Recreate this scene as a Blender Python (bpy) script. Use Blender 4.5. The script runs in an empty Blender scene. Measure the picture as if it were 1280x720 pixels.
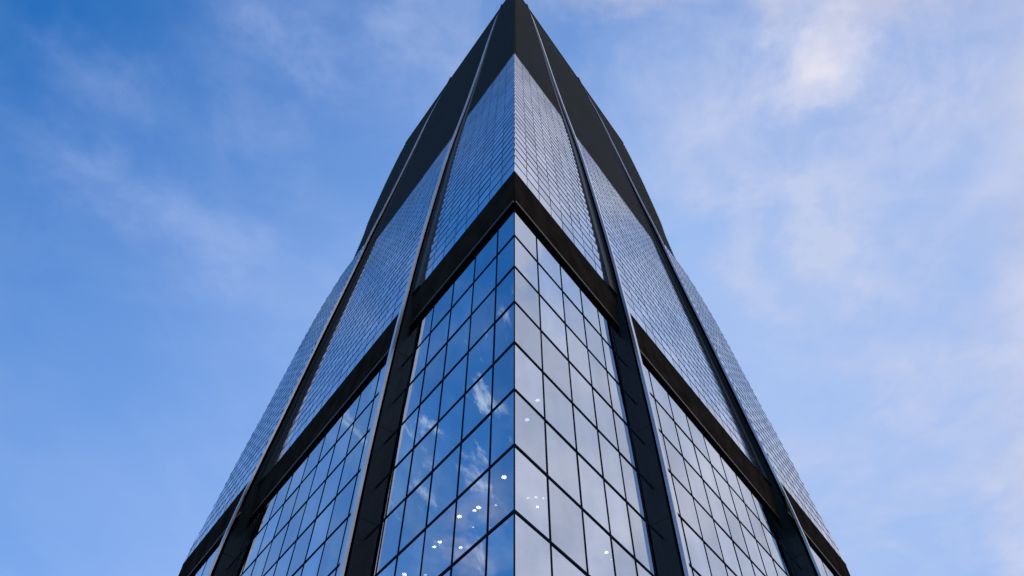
import bpy, math, random
from math import sin, cos, tan, atan2, radians, hypot
random.seed(7)
sc = bpy.context.scene
COL = sc.collection

# ------------------------------------------------------------------ camera numbers
FPX, CX0 = 937.0, 643.0                 # focal length in px of a 1280 px wide frame
PITCH = math.degrees(atan2(1330.0, FPX))
EYE = 1.6
# ------------------------------------------------------------------ tower numbers (metres, heights above the eye level)
A = radians(36.39)                      # each face runs back from the front corner at this angle to the line of sight
DL, DU0, R0 = 32.0, 31.16, 42.0          # distance of the glass corner (lower storeys / upper skin), recession of the taper
H_SOF, H_IN, H_LOW, H_CR, H_TOP = 63.48, 58.7, 57.0, 125.0, 220.5
DELTA = (DL - DU0) * sin(A)             # how far the lower glass is set back
FOOT = (DL - DU0) * cos(A)

def curve(pts):
    """smooth monotone interpolation"""
    xs = [p[0] for p in pts]; ys = [p[1] for p in pts]; n = len(xs)
    d = [(ys[i+1]-ys[i])/(xs[i+1]-xs[i]) for i in range(n-1)]
    m = [d[0]] + [0 if d[i-1]*d[i] <= 0 else 2*d[i-1]*d[i]/(d[i-1]+d[i]) for i in range(1, n-1)] + [d[-1]]
    def f(x):
        if x <= xs[0]: return ys[0]
        if x >= xs[-1]: return ys[-1]
        i = 0
        while x > xs[i+1]: i += 1
        h = xs[i+1]-xs[i]; t = (x-xs[i])/h
        return ((2*t**3-3*t*t+1)*ys[i] + (t**3-2*t*t+t)*h*m[i] + (-2*t**3+3*t*t)*ys[i+1] + (t**3-t*t)*h*m[i+1])
    return f
TF = curve([(0,1),(55,1),(65,.994),(74,.97),(83,.94),(94,.902),(105,.862),(120,.805),(143,.72),(165,.645),(191,.57),(217,.5)])
def dU(h): return DU0 + R0*(1-TF(h))
F1 = curve([(0,19.7),(40,19.4),(56,18.6),(67,17.8),(88,17.2),(106,16.8),(117,16.2),(131,15.0),(149,13.7),(180,11.4),(210,8.2),(221,6.4)])
F2 = curve([(0,58.6),(50,58.2),(57,57.0),(63,54.9),(71,52.6),(82,51.2),(95,49.9),(105,48.7),(120,47.6),(136,47.2),(153,46.4),(175,44.3),(199,41),(210,37),(221,32.5)])
EO = curve([(0,.88),(60,.92),(75,1.0),(129,.75),(185,.5),(213,.25),(221,.04)])                       # how far the fins stand out
EO2 = curve([(0,1.38),(80,1.38),(125,1.38),(150,1.0),(185,.6),(213,.25),(221,.04)])
END = curve([(0,76.2),(63.5,76.2),(70,72.6),(81,70.6),(92,67.6),(102,66.2),(112,64.6),(120,62.0),(125,57.5)])
ENDC = curve([(100,60),(125,60),(154,61.4),(170,63.4),(192,62.6),(211,60),(221,57)])
O2 = 1.35                                                       # the outer bay steps forward

def P(sg, s, o, h):                     # point on the tapering upper skin: s along the face, o outward, h up
    return (sg*(s*sin(A)+o*cos(A)), dU(h)+s*cos(A)-o*sin(A), h+EYE)
def PL(sg, s, o, h):                    # point on the upright lower glass
    return (sg*(s*sin(A)+o*cos(A)), DL+s*cos(A)-o*sin(A), h+EYE)

# ------------------------------------------------------------------ mesh helpers
class MB:
    def __init__(self): self.v=[]; self.f=[]; self.m=[]
    def poly(self, pts, mi=0):
        n=len(self.v); self.v += [tuple(p) for p in pts]; self.f.append(tuple(range(n, n+len(pts)))); self.m.append(mi)
    def loft(self, rings, closed=True, cap=True, mi=0, mis=None):
        n0=len(self.v); k=len(rings[0])
        for r in rings: self.v += [tuple(p) for p in r]
        for i in range(len(rings)-1):
            for j in range(k if closed else k-1):
                a0=n0+i*k+j; b0=n0+i*k+(j+1)%k
                self.f.append((a0,b0,b0+k,a0+k)); self.m.append(mis[j] if mis else mi)
        if cap and closed:
            self.f.append(tuple(range(n0+k-1,n0-1,-1))); self.m.append(mi)
            self.f.append(tuple(n0+(len(rings)-1)*k+j for j in range(k))); self.m.append(mi)
    def bar(self, Pf, sg, s0, s1, o0, o1, h0, h1, mi=0):      # box along the face between s0..s1
        r=[[Pf(sg,s,o,h) for (o,h) in ((o0,h0),(o1,h0),(o1,h1),(o0,h1))] for s in (s0,s1)]
        self.loft(r, mi=mi)
    def build(self, name, mats, parent=None, smooth=False):
        me=bpy.data.meshes.new(name); me.from_pydata(self.v, [], self.f)
        if not isinstance(mats,(list,tuple)): mats=[mats]
        for m in mats: me.materials.append(m)
        me.polygons.foreach_set('material_index', self.m)
        me.validate(); me.update()
        import bmesh
        bm=bmesh.new(); bm.from_mesh(me); bmesh.ops.recalc_face_normals(bm, faces=bm.faces); bm.to_mesh(me); bm.free()
        o=bpy.data.objects.new(name, me); COL.objects.link(o)
        if parent is not None: o.parent=parent
        return o

# ------------------------------------------------------------------ materials
def mat(name):
    m=bpy.data.materials.new(name); m.use_nodes=True
    nt=m.node_tree; nt.nodes.clear(); out=nt.nodes.new('ShaderNodeOutputMaterial')
    return m, nt, out
def N(nt, t, **kw):
    n=nt.nodes.new(t)
    for k,v in kw.items():
        if k in n.inputs.keys() if isinstance(k,str) else False: n.inputs[k].default_value=v
        else: setattr(n,k,v)
    return n
def principled(name, col, rough=.5, metal=0., spec=.5, var=.0, scale=.6, bump=0., streak=False):
    m,nt,out=mat(name)
    b=nt.nodes.new('ShaderNodeBsdfPrincipled'); b.inputs['Roughness'].default_value=rough
    b.inputs['Metallic'].default_value=metal; b.inputs['Specular IOR Level'].default_value=spec
    tc=nt.nodes.new('ShaderNodeTexCoord'); no=nt.nodes.new('ShaderNodeTexNoise'); no.inputs['Scale'].default_value=scale
    no.inputs['Detail'].default_value=6
    mp=nt.nodes.new('ShaderNodeMapping')
    if streak: mp.inputs['Scale'].default_value=(1,1,.12)
    nt.links.new(tc.outputs['Object'],mp.inputs[0]); nt.links.new(mp.outputs[0],no.inputs['Vector'])
    r=nt.nodes.new('ShaderNodeMapRange'); r.inputs[1].default_value=.3; r.inputs[2].default_value=.7
    r.inputs[3].default_value=1-var; r.inputs[4].default_value=1+var
    nt.links.new(no.outputs['Fac'],r.inputs[0])
    mx=nt.nodes.new('ShaderNodeVectorMath'); mx.operation='SCALE'; mx.inputs[0].default_value=col
    nt.links.new(r.outputs[0],mx.inputs['Scale']); nt.links.new(mx.outputs[0],b.inputs['Base Color'])
    if bump:
        bp=nt.nodes.new('ShaderNodeBump'); bp.inputs['Strength'].default_value=bump; bp.inputs['Distance'].default_value=.02
        nt.links.new(no.outputs['Fac'],bp.inputs['Height']); nt.links.new(bp.outputs[0],b.inputs['Normal'])
    nt.links.new(b.outputs[0],out.inputs[0]); return m

def glass(name, tint, clear, rough=.012, wob=.12, dirt=.12):
    """coated facade glass: mostly a mirror, slightly wavy, a little clear, faint dirt"""
    m,nt,out=mat(name); L=nt.links.new
    tc=nt.nodes.new('ShaderNodeTexCoord')
    n1=nt.nodes.new('ShaderNodeTexNoise'); n1.inputs['Scale'].default_value=.33; n1.inputs['Detail'].default_value=2
    L(tc.outputs['Object'],n1.inputs['Vector'])
    bp=nt.nodes.new('ShaderNodeBump'); bp.inputs['Strength'].default_value=wob; bp.inputs['Distance'].default_value=.05
    L(n1.outputs['Fac'],bp.inputs['Height'])
    g=nt.nodes.new('ShaderNodeBsdfGlossy'); g.inputs['Roughness'].default_value=rough
    L(bp.outputs[0],g.inputs['Normal'])
    # pane-to-pane tone from a per-island random, streaky dirt
    ge=nt.nodes.new('ShaderNodeNewGeometry')
    mr=nt.nodes.new('ShaderNodeMapRange'); mr.inputs[3].default_value=.88; mr.inputs[4].default_value=1.07
    oi=nt.nodes.new('ShaderNodeObjectInfo'); sm_=nt.nodes.new('ShaderNodeMath'); sm_.operation='ADD'; L(ge.outputs['Random Per Island'],sm_.inputs[0]); L(oi.outputs['Random'],sm_.inputs[1])
    fr_=nt.nodes.new('ShaderNodeMath'); fr_.operation='FRACT'; L(sm_.outputs[0],fr_.inputs[0]); L(fr_.outputs[0],mr.inputs[0])
    n2=nt.nodes.new('ShaderNodeTexNoise'); n2.inputs['Scale'].default_value=.5; n2.inputs['Detail'].default_value=7
    mp=nt.nodes.new('ShaderNodeMapping'); mp.inputs['Scale'].default_value=(1,1,.25); L(tc.outputs['Object'],mp.inputs[0]); L(mp.outputs[0],n2.inputs['Vector'])
    m2=nt.nodes.new('ShaderNodeMapRange'); m2.inputs[1].default_value=.3; m2.inputs[2].default_value=.75; m2.inputs[3].default_value=1-dirt; m2.inputs[4].default_value=1.0
    L(n2.outputs['Fac'],m2.inputs[0])
    mu=nt.nodes.new('ShaderNodeMath'); mu.operation='MULTIPLY'; L(mr.outputs[0],mu.inputs[0]); L(m2.outputs[0],mu.inputs[1])
    vs=nt.nodes.new('ShaderNodeVectorMath'); vs.operation='SCALE'; vs.inputs[0].default_value=tint; L(mu.outputs[0],vs.inputs['Scale'])
    L(vs.outputs[0],g.inputs['Color'])
    if clear>0:
        t=nt.nodes.new('ShaderNodeBsdfTransparent'); t.inputs[0].default_value=(.8,.86,.9,1)
    else:
        t=nt.nodes.new('ShaderNodeBsdfDiffuse'); t.inputs[0].default_value=(.02,.03,.04,1)
    mx=nt.nodes.new('ShaderNodeMixShader'); mx.inputs[0].default_value=clear if clear>0 else .05
    L(g.outputs[0],mx.inputs[1]); L(t.outputs[0],mx.inputs[2])
    L(mx.outputs[0],out.inputs[0]); return m

def matte(name,col,var=.2,scale=.5):
    m,nt,out=mat(name); L=nt.links.new
    b=nt.nodes.new('ShaderNodeBsdfDiffuse'); tc=nt.nodes.new('ShaderNodeTexCoord'); no=nt.nodes.new('ShaderNodeTexNoise')
    no.inputs['Scale'].default_value=scale; no.inputs['Detail'].default_value=6; L(tc.outputs['Object'],no.inputs['Vector'])
    r=nt.nodes.new('ShaderNodeMapRange'); r.inputs[1].default_value=.3; r.inputs[2].default_value=.7; r.inputs[3].default_value=1-var; r.inputs[4].default_value=1+var
    L(no.outputs['Fac'],r.inputs[0]); v=nt.nodes.new('ShaderNodeVectorMath'); v.operation='SCALE'; v.inputs[0].default_value=col
    L(r.outputs[0],v.inputs['Scale']); L(v.outputs[0],b.inputs['Color']); L(b.outputs[0],out.inputs[0]); return m
M = dict(
 low   = glass('coated_glass', (.76,.84,.90), .09),
 up    = glass('spandrel_glass', (.86,.91,.96), 0, rough=.12, wob=.10, dirt=.16),
 frame = matte('dark_blue_frame', (.010,.018,.032)),
 upfr  = matte('skin_frame', (.060,.095,.165)),
 clad  = principled('dark_cladding', (.012,.024,.030), .45, 0, .25, .35, .25, .1, True),
 cladj = principled('cladding_joint', (.004,.005,.006), .8),
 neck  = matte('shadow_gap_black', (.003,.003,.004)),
 trim  = principled('brushed_metal', (.78,.79,.82), .33, .9, .5, .12, .8, .08, True),
 soff  = matte('bronze_soffit', (.027,.023,.019), .35),
 line  = principled('bronze_edge', (.16,.12,.085), .4, .6),
 crown = principled('louvre_metal', (.009,.015,.019), .55, .0, .2, .25, .2),
 rib   = principled('louvre_blade', (.085,.10,.11), .5, .0, .25),
 conc  = principled('interior_concrete', (.12,.12,.125), .8, var=.2),
 wall  = principled('interior_wall', (.05,.05,.055), .8, var=.2),
 back  = glass('rear_glass', (.55,.6,.66), 0, rough=.05),
)
def emis(name, col, st):
    m,nt,out=mat(name); e=nt.nodes.new('ShaderNodeEmission'); e.inputs[0].default_value=(*col,1); e.inputs[1].default_value=st
    nt.links.new(e.outputs[0],out.inputs[0]); return m
M['lamp']=emis('downlight_glow',(1,.88,.76),13)
M['cool']=emis('downlight_faint',(1,.9,.85),5)

# ------------------------------------------------------------------ the tower
tower=bpy.data.objects.new('skyscraper',None); COL.objects.link(tower)
tower['label']='tall glass skyscraper rising to a sharp corner with dark louvred crown and pale metal fins'
tower['category']='skyscraper'
tower.location=(0,DL,0); OFF=(0,-DL,0)
bpy.context.view_layer.update()
_b=MB.build
def build(self,name,mats,parent=None):       # geometry is written in world metres, the tower's base is its origin
    if parent is tower: self.v=[(x,y-DL,z) for x,y,z in self.v]; return _b(self,name,mats,parent)
    if parent is not None: self.v=[(x,y-DL,z) for x,y,z in self.v]
    return _b(self,name,mats,parent)
MB.build=build

ROWS=[H_LOW,52.97]
while ROWS[-1]-4.62>1.2: ROWS.append(ROWS[-1]-4.62)
ROWS.append(-EYE+.15)
def cam_px(p):
    st,ct=sin(radians(PITCH)),cos(radians(PITCH)); x,y,z=p[0],p[1],p[2]-EYE
    dep=y*ct+z*st
    return 640+FPX*x/dep+3, 360-FPX*(z*ct-y*st)/dep

BAY1=[19.4]+[22.8+3.85*i for i in range(9)]
COLS={(-1,0):[0,2.45,5.9,9.4,12.8,15.65,18.8], (1,0):[0,3.3,7.0,10.3,13.3,16.0,18.8]}
panes=[]
for sg in (-1,1):
    COLS[(sg,1)]=BAY1+[57.9]
    COLS[(sg,2)]=[59.0+3.85*i for i in range(5)]+[76.0]
    for b in (0,1,2):
        o=0 if b<2 else O2
        cs=COLS[(sg,b)]
        for i in range(len(cs)-1):
            for j in range(len(ROWS)-1):
                s0,s1,h1,h0=cs[i]+.03,cs[i+1]-.03,ROWS[j]-.05,ROWS[j+1]+.05
                if h1-h0<.3: continue
                tl=[random.uniform(-.006,.006) for _ in range(3)]
                q=[(s0,h0,tl[0]),(s1,h0,tl[1]),(s1,h1,tl[1]+tl[2]),(s0,h1,tl[0]+tl[2])]
                pts=[PL(sg,s,o+t,h) for s,h,t in q]
                px=[cam_px(p) for p in pts]
                px=[(min(max(x,0),1280),min(max(y,0),720)) for x,y in px]
                ar=abs(sum(px[k][0]*px[(k+1)%4][1]-px[(k+1)%4][0]*px[k][1] for k in range(4)))/2
                panes.append((ar,pts,s0,h1))
panes.sort(key=lambda t:-t[0])
for ar,pts,s0,h1 in panes[:100]:
    m=MB(); m.poly(pts); m.build('window_pane',M['low'],tower)
m=MB()
for ar,pts,s0,h1 in panes[100:]: m.poly(pts)
o=m.build('window_panes',M['low'],tower); o['kind']='stuff'

# window grid of the lower storeys: one frame per bay
for sg in (-1,1):
    for b in (0,1,2):
        m=MB(); o=0 if b<2 else O2; cs=COLS[(sg,b)]
        for hh in ROWS[1:]:
            m.bar(PL,sg,cs[0],cs[-1],o-.10,o+.05,hh-.085,hh+.085)
        for k,s in enumerate(cs):
            if b==0 and k==0: continue
            w=.06
            m.bar(PL,sg,s-w,s+w,o-.09,o+.035,-EYE+.1,H_LOW)
        m.build('window_frame',M['frame'],tower)
m=MB(); m.loft([[(-.045,DL-.05,z),(.045,DL-.05,z),(0.0,DL+.15,z)] for z in (0,H_LOW+EYE)]); m.build('corner_bead',M['frame'],tower)

# interior: floor slabs, back wall and lamps seen through the clear part of the glass
m=MB()
for hh in ROWS[:-1]:
    for sg in (-1,1):
        for (h0,h1) in ((hh,hh+.25),):
            bot=[PL(sg,0,0,0)[:2],PL(sg,75,-.15,0)[:2],PL(sg,72,-7,0)[:2],(0,DL+9)]
            bot[0]=(0,DL+.25)
            if h1>H_LOW+.5: continue
            m.loft([[(x,y,h0+EYE) for x,y in bot],[(x,y,h1+EYE) for x,y in bot]])
m.build('floor_slab',M['conc'],tower)
m=MB()
for sg in (-1,1):
    w0,w1=(0,DL+8.5),PL(sg,74,-6.6,0)[:2]
    m.poly([(w0[0],w0[1],0),(w1[0],w1[1],0),(w1[0],w1[1],H_LOW+EYE),(w0[0],w0[1],H_LOW+EYE)])
m.build('core_wall',M['wall'],tower)
LAMPS={-1:[(7.14,1.01,.20,0),(5.74,1.49,.19,0),(6.10,1.44,.15,0),(9.99,1.45,.17,0),(10.62,1.43,.16,0),(9.68,2.84,.15,0),(2.56,1.12,.20,0),(4.92,2.22,.11,1),(6.95,3.12,.12,1),(14.3,1.44,.2,0),(13.5,2.59,.13,1),(7.5,2.3,.1,1)],
        1:[(4.43,1.63,.12,1),(5.21,2.08,.13,0),(4.2,2.07,.1,1),(4.75,1.33,.1,1),(11.57,1.12,.16,0),(12.44,1.24,.1,1)]}
HC=ROWS[1]-5*4.62
def lamp(sg,s,ins,r,kind,hc):
    c=PL(sg,s,-ins,hc); z=c[2]-.03
    m=MB(); k=14
    ring=lambda rr,zz:[(c[0]+rr*cos(2*math.pi*i/k),c[1]+rr*sin(2*math.pi*i/k),zz) for i in range(k)]
    m.loft([ring(r*.82,z),ring(r*.9,c[2]-.005)],cap=False,mi=1); m.poly(ring(r*.82,z),0)
    m.build('ceiling_light',[M['cool' if kind else 'lamp'],M['trim']],tower)
for sg,l in LAMPS.items():
    for s,ins,r,k in l: lamp(sg,s,ins,r,k,HC-.0)
lamp(1,5.27,1.83,.2,1,ROWS[1]-3*4.62); lamp(1,2.6,.9,.18,1,ROWS[1]-4*4.62)

# soffit band under the upper skin, per bay
def sm(f,h): return f(h)
for sg in (-1,1):
    for b in (0,1,2):
        oo=0 if b<2 else O2
        oi=oo-DELTA
        if b==0: so,si,e=0,0,F1(H_SOF)-.3
        elif b==1: so,si,e=F1(H_SOF)+.5,F1(H_SOF)+.5,F2(H_SOF)-.3
        else: so,si,e=F2(H_SOF)+.02,F2(H_SOF)+.02,END(H_SOF)
        hb=.28
        m=MB()
        # dark lip under the glass, sloping panel, black upright band
        m.poly([P(sg,so,oo+.03,H_SOF),P(sg,e,oo+.03,H_SOF),P(sg,e,oo+.03,H_SOF-hb),P(sg,so,oo+.03,H_SOF-hb)],1)
        q=[]
        Pi=lambda s,o,h:PL(sg,s-FOOT if b or s>.01 else 0,o,h)
        si_=0 if b==0 else so-FOOT
        e2=(e+.6 if b<2 else 76.4-FOOT)-FOOT
        ol=0 if b<2 else O2
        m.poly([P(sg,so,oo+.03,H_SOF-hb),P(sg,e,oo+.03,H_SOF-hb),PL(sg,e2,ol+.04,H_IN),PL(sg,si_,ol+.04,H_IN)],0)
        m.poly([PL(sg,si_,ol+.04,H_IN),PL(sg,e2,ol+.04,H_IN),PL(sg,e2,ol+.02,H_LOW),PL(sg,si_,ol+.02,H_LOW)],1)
        so_=m.build('soffit',[M['soff'],M['neck']],tower)
        m=MB(); m.bar(PL,sg,max(si_,.02),e2,ol-.02,ol+.16,H_IN-.12,H_IN+.06); m.build('edge_trim',M['line'],so_)
        if b==2:
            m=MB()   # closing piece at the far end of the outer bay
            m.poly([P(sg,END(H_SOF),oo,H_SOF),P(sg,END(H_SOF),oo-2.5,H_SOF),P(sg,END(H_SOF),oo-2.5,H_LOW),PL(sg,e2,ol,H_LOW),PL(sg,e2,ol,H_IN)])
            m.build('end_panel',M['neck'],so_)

# upper skin: small shingle-like panes per bay
RH=1.95
nrow=int((H_CR-H_SOF)/RH); 
HS=[H_SOF+(H_CR-H_SOF)*k/nrow for k in range(nrow+1)]
def bay_lim(b,h,crown=False):
    if b==0: return 0, F1(h)-.3
    if b==1: return F1(h)+.5, F2(h)-.3
    return F2(h)+(.5 if crown else .02), (ENDC(h) if crown else END(h))
for sg in (-1,1):
    for b in (0,1,2):
        oo=0 if b<2 else O2
        g=MB(); fr=MB()
        for k in range(nrow):
            h0,h1=HS[k],HS[k+1]
            l0,r0=bay_lim(b,h0); l1,r1=bay_lim(b,h1)
            if r0-l0<.1: continue
            cw=2.02; q=.8*(dU(h1)-dU(h0))*sin(A)      # each pane stands almost upright, stepping back row by row
            c0=math.floor(min(l0,l1)/cw); c1=math.ceil(max(r0,r1)/cw)
            for c in range(c0,c1):
                a,bb=c*cw,(c+1)*cw
                A0,B0=max(a,l0),min(bb,r0); A1,B1=max(a,l1),min(bb,r1)
                if B0<=A0 and B1<=A1: continue
                B0=max(A0,B0); B1=max(A1,B1)
                t=[random.uniform(-.010,.001) for _ in range(3)]
                g.poly([P(sg,A0,oo+t[0],h0),P(sg,B0,oo+t[1],h0),P(sg,B1,oo+t[1]+t[2]+q,h1),P(sg,A1,oo+t[0]+t[2]+q,h1)])
                if c>c0 and a>l1 and a<r1:
                    fr.loft([[P(sg,a-w_,oo-.03+qq,hq),P(sg,a-w_,oo+.006+qq,hq),P(sg,a+w_,oo+.006+qq,hq),P(sg,a+w_,oo-.03+qq,hq)] for hq,qq in ((h0,0),(h1,q)) for w_ in (.03,)],cap=False)
            fr.bar(P,sg,l1+(.02 if b==0 else 0),r1,oo-.05+q,oo+.008+q,h1-.14,h1)
        go=g.build('curtain_wall',M['up'],tower)
        fr.build('mullion_grid',M['upfr'],go)

# louvred crown
NC=58
HCn=[H_CR+(H_TOP-H_CR)*k/NC for k in range(NC+1)]
for sg in (-1,1):
    for b in (0,1,2):
        g=MB(); r=MB(); o0=-.05
        for k in range(NC):
            h0,h1=HCn[k],HCn[k+1]
            l0,r0=bay_lim(b,h0,1); l1,r1=bay_lim(b,h1,1)
            ns=2 if b<2 else 3
            c=0 if b else -o0/tan(A)*0
            for i in range(ns):
                f0,f1=i/ns,(i+1)/ns
                g.poly([P(sg,l0+(r0-l0)*f0,o0,h0),P(sg,l0+(r0-l0)*f1,o0,h0),P(sg,l1+(r1-l1)*f1,o0,h1),P(sg,l1+(r1-l1)*f0,o0,h1)])
            r.loft([[P(sg,s,o0+.01,h0-.2),P(sg,s,o0+.22,h0-.28),P(sg,s,o0+.26,h0-.16),P(sg,s,o0+.01,h0-.02)] for s in (l0+(.12 if b==0 else 0),r0)])
        go=g.build('crown_screen',M['crown'],tower); r.build('louvre_blades',M['rib'],go)

# fins with dark cheeks, a black shadow gap and a pale metal nose
HF=[-EYE]+[4.0*i for i in range(1,55) if 4.0*i<H_TOP]+[H_TOP-.2]
for sg in (-1,1):
    for F,EO_ in ((F1,EO),(F2,EO2)):
        body=MB(); neck=MB(); cap=MB(); jo=MB()
        def ring(h,sa,sb,oa,ob):
            s=F(h); return [P(sg,s+sa,oa,h),P(sg,s+sa,ob,h),P(sg,s+sb,ob,h),P(sg,s+sb,oa,h)]
        hh=sorted([(h,0) for h in HF]+[(-1+9.24*q-.07,1) for q in range(1,24)]+[(-1+9.24*q+.07,0) for q in range(1,24)])
        rr=[ring(h,-.4,.6,-1.2,EO_(h)-.55*EO_(h)**.5) for h,_ in hh]
        for i in range(len(rr)-1): body.loft([rr[i],rr[i+1]],cap=i in (0,len(rr)-2),mi=hh[i][1])
        mirror_strip=curve([(H_SOF,1.5 if F is F1 else 1.9),(H_CR,1.2),(175,.7),(221,.42)])      # added dark strip standing in for the fin's reflection in the upper glass
        body.loft([[P(sg,F(h)-.42-mirror_strip(h),-.3,h),P(sg,F(h)-.42-mirror_strip(h),.30,h),P(sg,F(h)-.41,.30,h),P(sg,F(h)-.41,-.3,h)] for h in [H_SOF-.3]+[h for h in HF if h>H_SOF]])
        neck.loft([ring(h,-.22,.45,-.6,EO_(h)-.25) for h in HF])
        cap.loft([ring(h,-.45,0,EO_(h)-.28,EO_(h)) for h in HF])
        fo=body.build('fin',[M['clad'],M['cladj']],tower)
        neck.build('shadow_gap',M['neck'],fo); cap.build('fin_nose',M['trim'],fo)
    m=MB(); m.loft([[P(sg,s,o,h) for s,o in ((75.9,-1.2),(75.9,1.7),(76.9,1.7),(76.9,-1.2))] for h in (-EYE,20,40,H_LOW,H_LOW+.8)])
    m.build('corner_post',M['clad'],tower)

# rear faces and roof
def back_pt(h,crown): return (0, DU0+60+ (DU0+60-dU(h)), h+EYE)
m=MB()
for lo,hi,mi,en,o,n in ((-EYE,H_SOF,0,END,O2,8),(H_SOF,H_CR,0,END,O2,20),(H_CR,H_TOP,1,ENDC,-.05,24)):
    for sg in (-1,1):
        for k in range(n):
            h0=lo+(hi-lo)*k/n; h1=lo+(hi-lo)*(k+1)/n
            e0=en(h0); e1=en(h1)
            m.poly([P(sg,e0,o,h0),back_pt(h0,0),back_pt(h1,0),P(sg,e1,o,h1)],mi)
m.build('rear_wall',[M['back'],M['crown']],tower)
for nm,h,en in (('roof',H_TOP-.1,ENDC),('terrace',H_CR,lambda h:57.4)):
    m=MB(); m.poly([P(-1,0,0,h),P(1,en(h),0,h),back_pt(h,0),P(-1,en(h),0,h)]); m.build(nm,M['crown'],tower)

# ------------------------------------------------------------------ the ground
def paving():
    m,nt,out=mat('plaza_paving'); L=nt.links.new
    b=nt.nodes.new('ShaderNodeBsdfPrincipled'); b.inputs['Roughness'].default_value=.8
    tc=nt.nodes.new('ShaderNodeTexCoord'); br=nt.nodes.new('ShaderNodeTexBrick'); br.inputs['Scale'].default_value=.8
    br.inputs['Color1'].default_value=(.21,.2,.19,1); br.inputs['Color2'].default_value=(.26,.25,.235,1); br.inputs['Mortar'].default_value=(.1,.1,.1,1)
    br.inputs['Mortar Size'].default_value=.012
    L(tc.outputs['Object'],br.inputs[0]); L(br.outputs[0],b.inputs['Base Color']); L(b.outputs[0],out.inputs[0]); return m
m=MB(); G=4000
m.poly([(-G,-G,-.01),(G,-G,-.01),(G,G,-.01),(-G,G,-.01)])
g=_b(m,'ground',principled('distant_ground',(.10,.10,.095),.9,var=.3,scale=.02)); g['kind']='structure'
m=MB(); m.poly([(-120,-60,0),(120,-60,0),(120,190,0),(-120,190,0)])
g=_b(m,'plaza',paving()); g['kind']='structure'

# ------------------------------------------------------------------ sun and sky
SUN_AZ, SUN_EL = 14.0, 46.0
w=bpy.data.worlds.new('World'); sc.world=w; w.use_nodes=True
nt=w.node_tree; nt.nodes.clear(); L=nt.links.new
def node(t,**k):
    n=nt.nodes.new(t)
    for a_,b_ in k.items(): setattr(n,a_,b_)
    return n
def val(x,inp):
    if hasattr(x,'is_output'): L(x,inp)
    else: inp.default_value=x
def math_(op,a,b=None,c=None,clamp=False):
    n=node('ShaderNodeMath',operation=op,use_clamp=clamp); val(a,n.inputs[0])
    if b is not None: val(b,n.inputs[1])
    if c is not None: val(c,n.inputs[2])
    return n.outputs[0]
def rng(x,a,b,c=0.,d=1.,smooth=True):
    n=node('ShaderNodeMapRange',interpolation_type='SMOOTHSTEP' if smooth else 'LINEAR'); val(x,n.inputs[0])
    for i,v in enumerate((a,b,c,d)): n.inputs[i+1].default_value=v
    return n.outputs[0]
def noise(vec,scale,detail=5,rough=.5,dist=0.):
    n=node('ShaderNodeTexNoise'); L(vec,n.inputs['Vector']); n.inputs['Scale'].default_value=scale
    n.inputs['Detail'].default_value=detail; n.inputs['Roughness'].default_value=rough; n.inputs['Distortion'].default_value=dist
    return n.outputs['Fac']
def mixc(f,a,b,mode='MIX'):
    n=node('ShaderNodeMix',data_type='RGBA',blend_type=mode); val(f,n.inputs[0])
    for x,i in ((a,6),(b,7)):
        if hasattr(x,'is_output'): L(x,n.inputs[i])
        else: n.inputs[i].default_value=(*x,1)
    return n.outputs[2]
sky=node('ShaderNodeTexSky',sky_type='NISHITA',sun_disc=False)
sky.sun_elevation=radians(SUN_EL); sky.sun_rotation=radians(SUN_AZ); sky.air_density=1.2; sky.dust_density=.3; sky.ozone_density=2.5
tc=node('ShaderNodeTexCoord'); D=tc.outputs['Generated']
sp=node('ShaderNodeSeparateXYZ'); L(D,sp.inputs[0]); X,Y,Z=sp.outputs
zc=math_('MAXIMUM',Z,.06)
px=math_('DIVIDE',X,zc); py=math_('DIVIDE',Y,zc)
cb=node('ShaderNodeCombineXYZ'); L(px,cb.inputs[0]); L(py,cb.inputs[1]); V=cb.outputs[0]
def rot(vec,ang,sx,sy,off=(0,0,0)):
    m_=node('ShaderNodeMapping'); L(vec,m_.inputs[0]); m_.inputs['Rotation'].default_value=(0,0,radians(ang)); m_.inputs['Scale'].default_value=(sx,sy,1); m_.inputs['Location'].default_value=off
    return m_.outputs[0]
wn_=node('ShaderNodeTexNoise'); L(V,wn_.inputs['Vector']); wn_.inputs['Scale'].default_value=7; wn_.inputs['Detail'].default_value=6; wn_.inputs['Roughness'].default_value=.6
ws=node('ShaderNodeSeparateColor'); L(wn_.outputs['Color'],ws.inputs[0])
pxw=math_('ADD',px,math_('MULTIPLY',math_('SUBTRACT',ws.outputs[0],.5),.22)); pyw=math_('ADD',py,math_('MULTIPLY',math_('SUBTRACT',ws.outputs[1],.5),.22))
def blob(cx,cy,rx,ry=None,ang=0):
    ry=ry or rx
    a_=radians(ang); dx=math_('SUBTRACT',pxw,cx); dy=math_('SUBTRACT',pyw,cy)
    u=math_('ADD',math_('MULTIPLY',dx,cos(a_)/rx),math_('MULTIPLY',dy,sin(a_)/rx))
    v=math_('ADD',math_('MULTIPLY',dx,-sin(a_)/ry),math_('MULTIPLY',dy,cos(a_)/ry))
    r2=math_('ADD',math_('MULTIPLY',u,u),math_('MULTIPLY',v,v))
    return math_('POWER',2.71828,math_('MULTIPLY',r2,-1.0))
def add(*xs):
    r=xs[0]
    for x in xs[1:]: r=math_('ADD',r,x)
    return r
# clear-sky blue
blue=mixc(1.0,sky.outputs[0],(.17,.84,1.50),'MULTIPLY')
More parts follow.
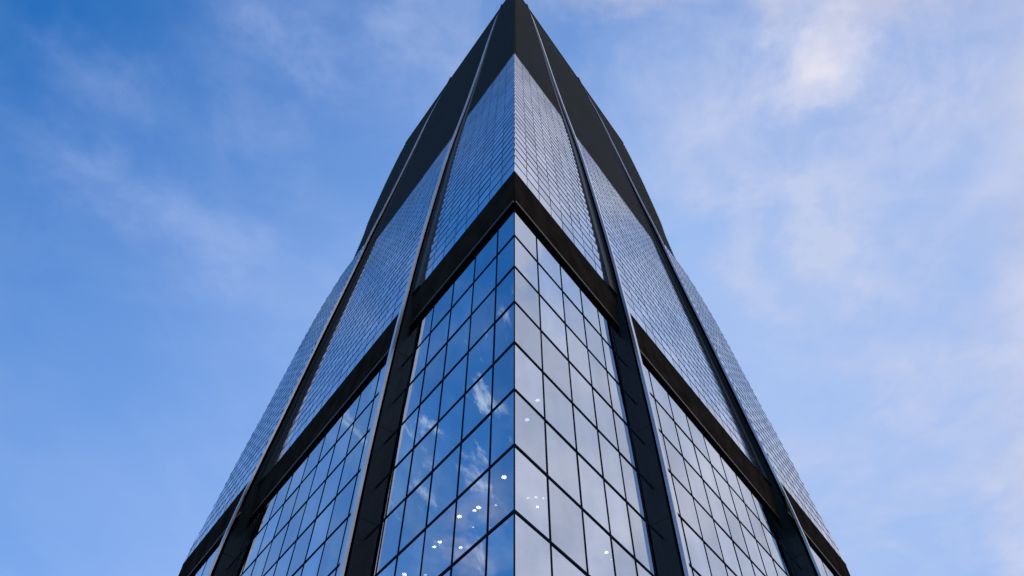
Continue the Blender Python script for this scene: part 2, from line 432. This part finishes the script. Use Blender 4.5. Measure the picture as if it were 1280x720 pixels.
# haze thickening to the right and toward the horizon
side=rng(X,-.62,.75,0,1)
low=rng(Y,.22,.75,0,1)
haze=add(math_('MULTIPLY',side,.70),math_('MULTIPLY',low,.52))
hazen=math_('MULTIPLY',haze,rng(noise(V,1.6,3,.5),.2,.8,.75,1.2))
hazec=(3.95,5.4,8.7)
c1=mixc(math_('MINIMUM',hazen,.92),blue,hazec)
# thin wisps
wv=rot(V,62,2.4,4.6,(3.1,1.7,0))
wn=rng(noise(wv,1.0,7,.58,.6),.44,.80)
wn2=rng(noise(rot(V,50,1.3,1.0,(7,2,0)),4.6,8,.62,.5),.42,.74)
amt=rng(X,-.6,.45,.14,.60)
wis=math_('MULTIPLY',math_('MULTIPLY',add(wn,math_('MULTIPLY',wn2,.7)),amt),.8)
bl=add(*[math_('MULTIPLY',blob(*b[:-1]),b[-1]) for b in (
   (.41,.315,.062,.065,20,1.1),(.45,.35,.16,.15,0,.42),(.50,.62,.11,.05,42,.62),(.46,.55,.2,.13,45,.30),(.34,.60,.14,.035,60,.42),(.40,.72,.10,.03,55,.3),
   (.26,.36,.14,.06,60,.22),(.62,.42,.14,.10,60,.34),(.75,.85,.22,.16,50,.40),(.95,1.15,.22,.10,40,.38),(.62,1.05,.12,.2,30,.25),
   (-.30,.32,.10,.05,55,.34),(-.36,.44,.12,.05,60,.22),(-.60,.525,.17,.06,39,.27),(-.42,.66,.16,.06,30,.22),(-.13,.27,.09,.10,60,.34),(-.56,.36,.08,.05,20,.2))])
bln=math_('MULTIPLY',bl,rng(noise(V,11,8,.62,.5),.28,.72,.50,1.35))
cl=math_('MINIMUM',add(wis,bln),.95)
c2=mixc(cl,c1,mixc(side,(3.9,5.2,8.6),(5.8,6.4,8.5)))
glow=math_('MULTIPLY',blob(.41,.315,.04,.045,20),.6)
c3=mixc(glow,c2,(9.3,8.6,9.0))
# the overcast side out of frame on the right, and small bright cloud scraps on the left
mb=math_('MAXIMUM',rng(math_('SUBTRACT',pxw,math_('MULTIPLY',pyw,.4)),.44,.66),math_('MULTIPLY',rng(pyw,.30,.20),rng(pxw,-.02,.12)))
ov=math_('MULTIPLY',mb,rng(noise(V,2.0,5,.55),.2,.8,.75,1.0))
over=math_('MULTIPLY',ov,.95)
c4=mixc(over,c3,mixc(rng(noise(V,3.2,7,.6,.6),.32,.68),(6.0,6.0,7.3),(7.9,7.6,8.6)))
reg=math_('MULTIPLY',rng(math_('MULTIPLY',math_('ADD',px,math_('MULTIPLY',py,.4)),-1.0),.57,.64,0,1),math_('MULTIPLY',rng(py,.12,.2,0,1),rng(py,.66,.55,0,1)))
scr=math_('MULTIPLY',rng(noise(rot(V,20,6.0,17,(2.6,5,0)),1.0,6,.62,.4),.545,.73),reg)
pk=math_('MULTIPLY',blob(-1.28,.50,.16,.06,-25),rng(noise(V,9,5,.6),.35,.7))
soft=math_('MULTIPLY',rng(noise(rot(V,20,2.6,6,(1,4,0)),1.0,6,.55,.4),.40,.72,.06,.46),rng(px,-.5,-.7))
soft=math_('MULTIPLY',soft,rng(math_('MULTIPLY',math_('ADD',px,math_('MULTIPLY',py,.4)),-1.0),.50,.66,0,1))
c4=mixc(soft,c4,(2.7,4.4,7.4))
c5=mixc(math_('MULTIPLY',pk,.6),c4,(6.0,5.6,7.2))
c6=mixc(math_('MULTIPLY',scr,.6),c5,(10,11,12.5))
bg=node('ShaderNodeBackground'); L(c6,bg.inputs[0]); bg.inputs[1].default_value=.1
wo=node('ShaderNodeOutputWorld'); L(bg.outputs[0],wo.inputs[0])

sd=bpy.data.lights.new('sun','SUN'); sd.energy=2.2; sd.angle=radians(.5); sd.color=(1,.95,.88)
so=bpy.data.objects.new('sun',sd); COL.objects.link(so)
dx,dy,dz=sin(radians(SUN_AZ))*cos(radians(SUN_EL)),cos(radians(SUN_AZ))*cos(radians(SUN_EL)),sin(radians(SUN_EL))
import mathutils
so.rotation_euler=mathutils.Vector((dx,dy,dz)).to_track_quat('Z','Y').to_euler(); so.location=(60,-20,90)

cd=bpy.data.cameras.new('camera'); co=bpy.data.objects.new('camera',cd); COL.objects.link(co)
cd.sensor_width=36; cd.lens=FPX/1280*36; cd.clip_end=10000; cd.clip_start=.1
cd.shift_x=-3/1280
co.location=(0,0,EYE); co.rotation_euler=(radians(90+PITCH),0,0)
sc.camera=co
sc.view_settings.view_transform='Standard'; sc.view_settings.look='None'; sc.view_settings.exposure=0
sc.render.film_transparent=False
sc.cycles.max_bounces=6
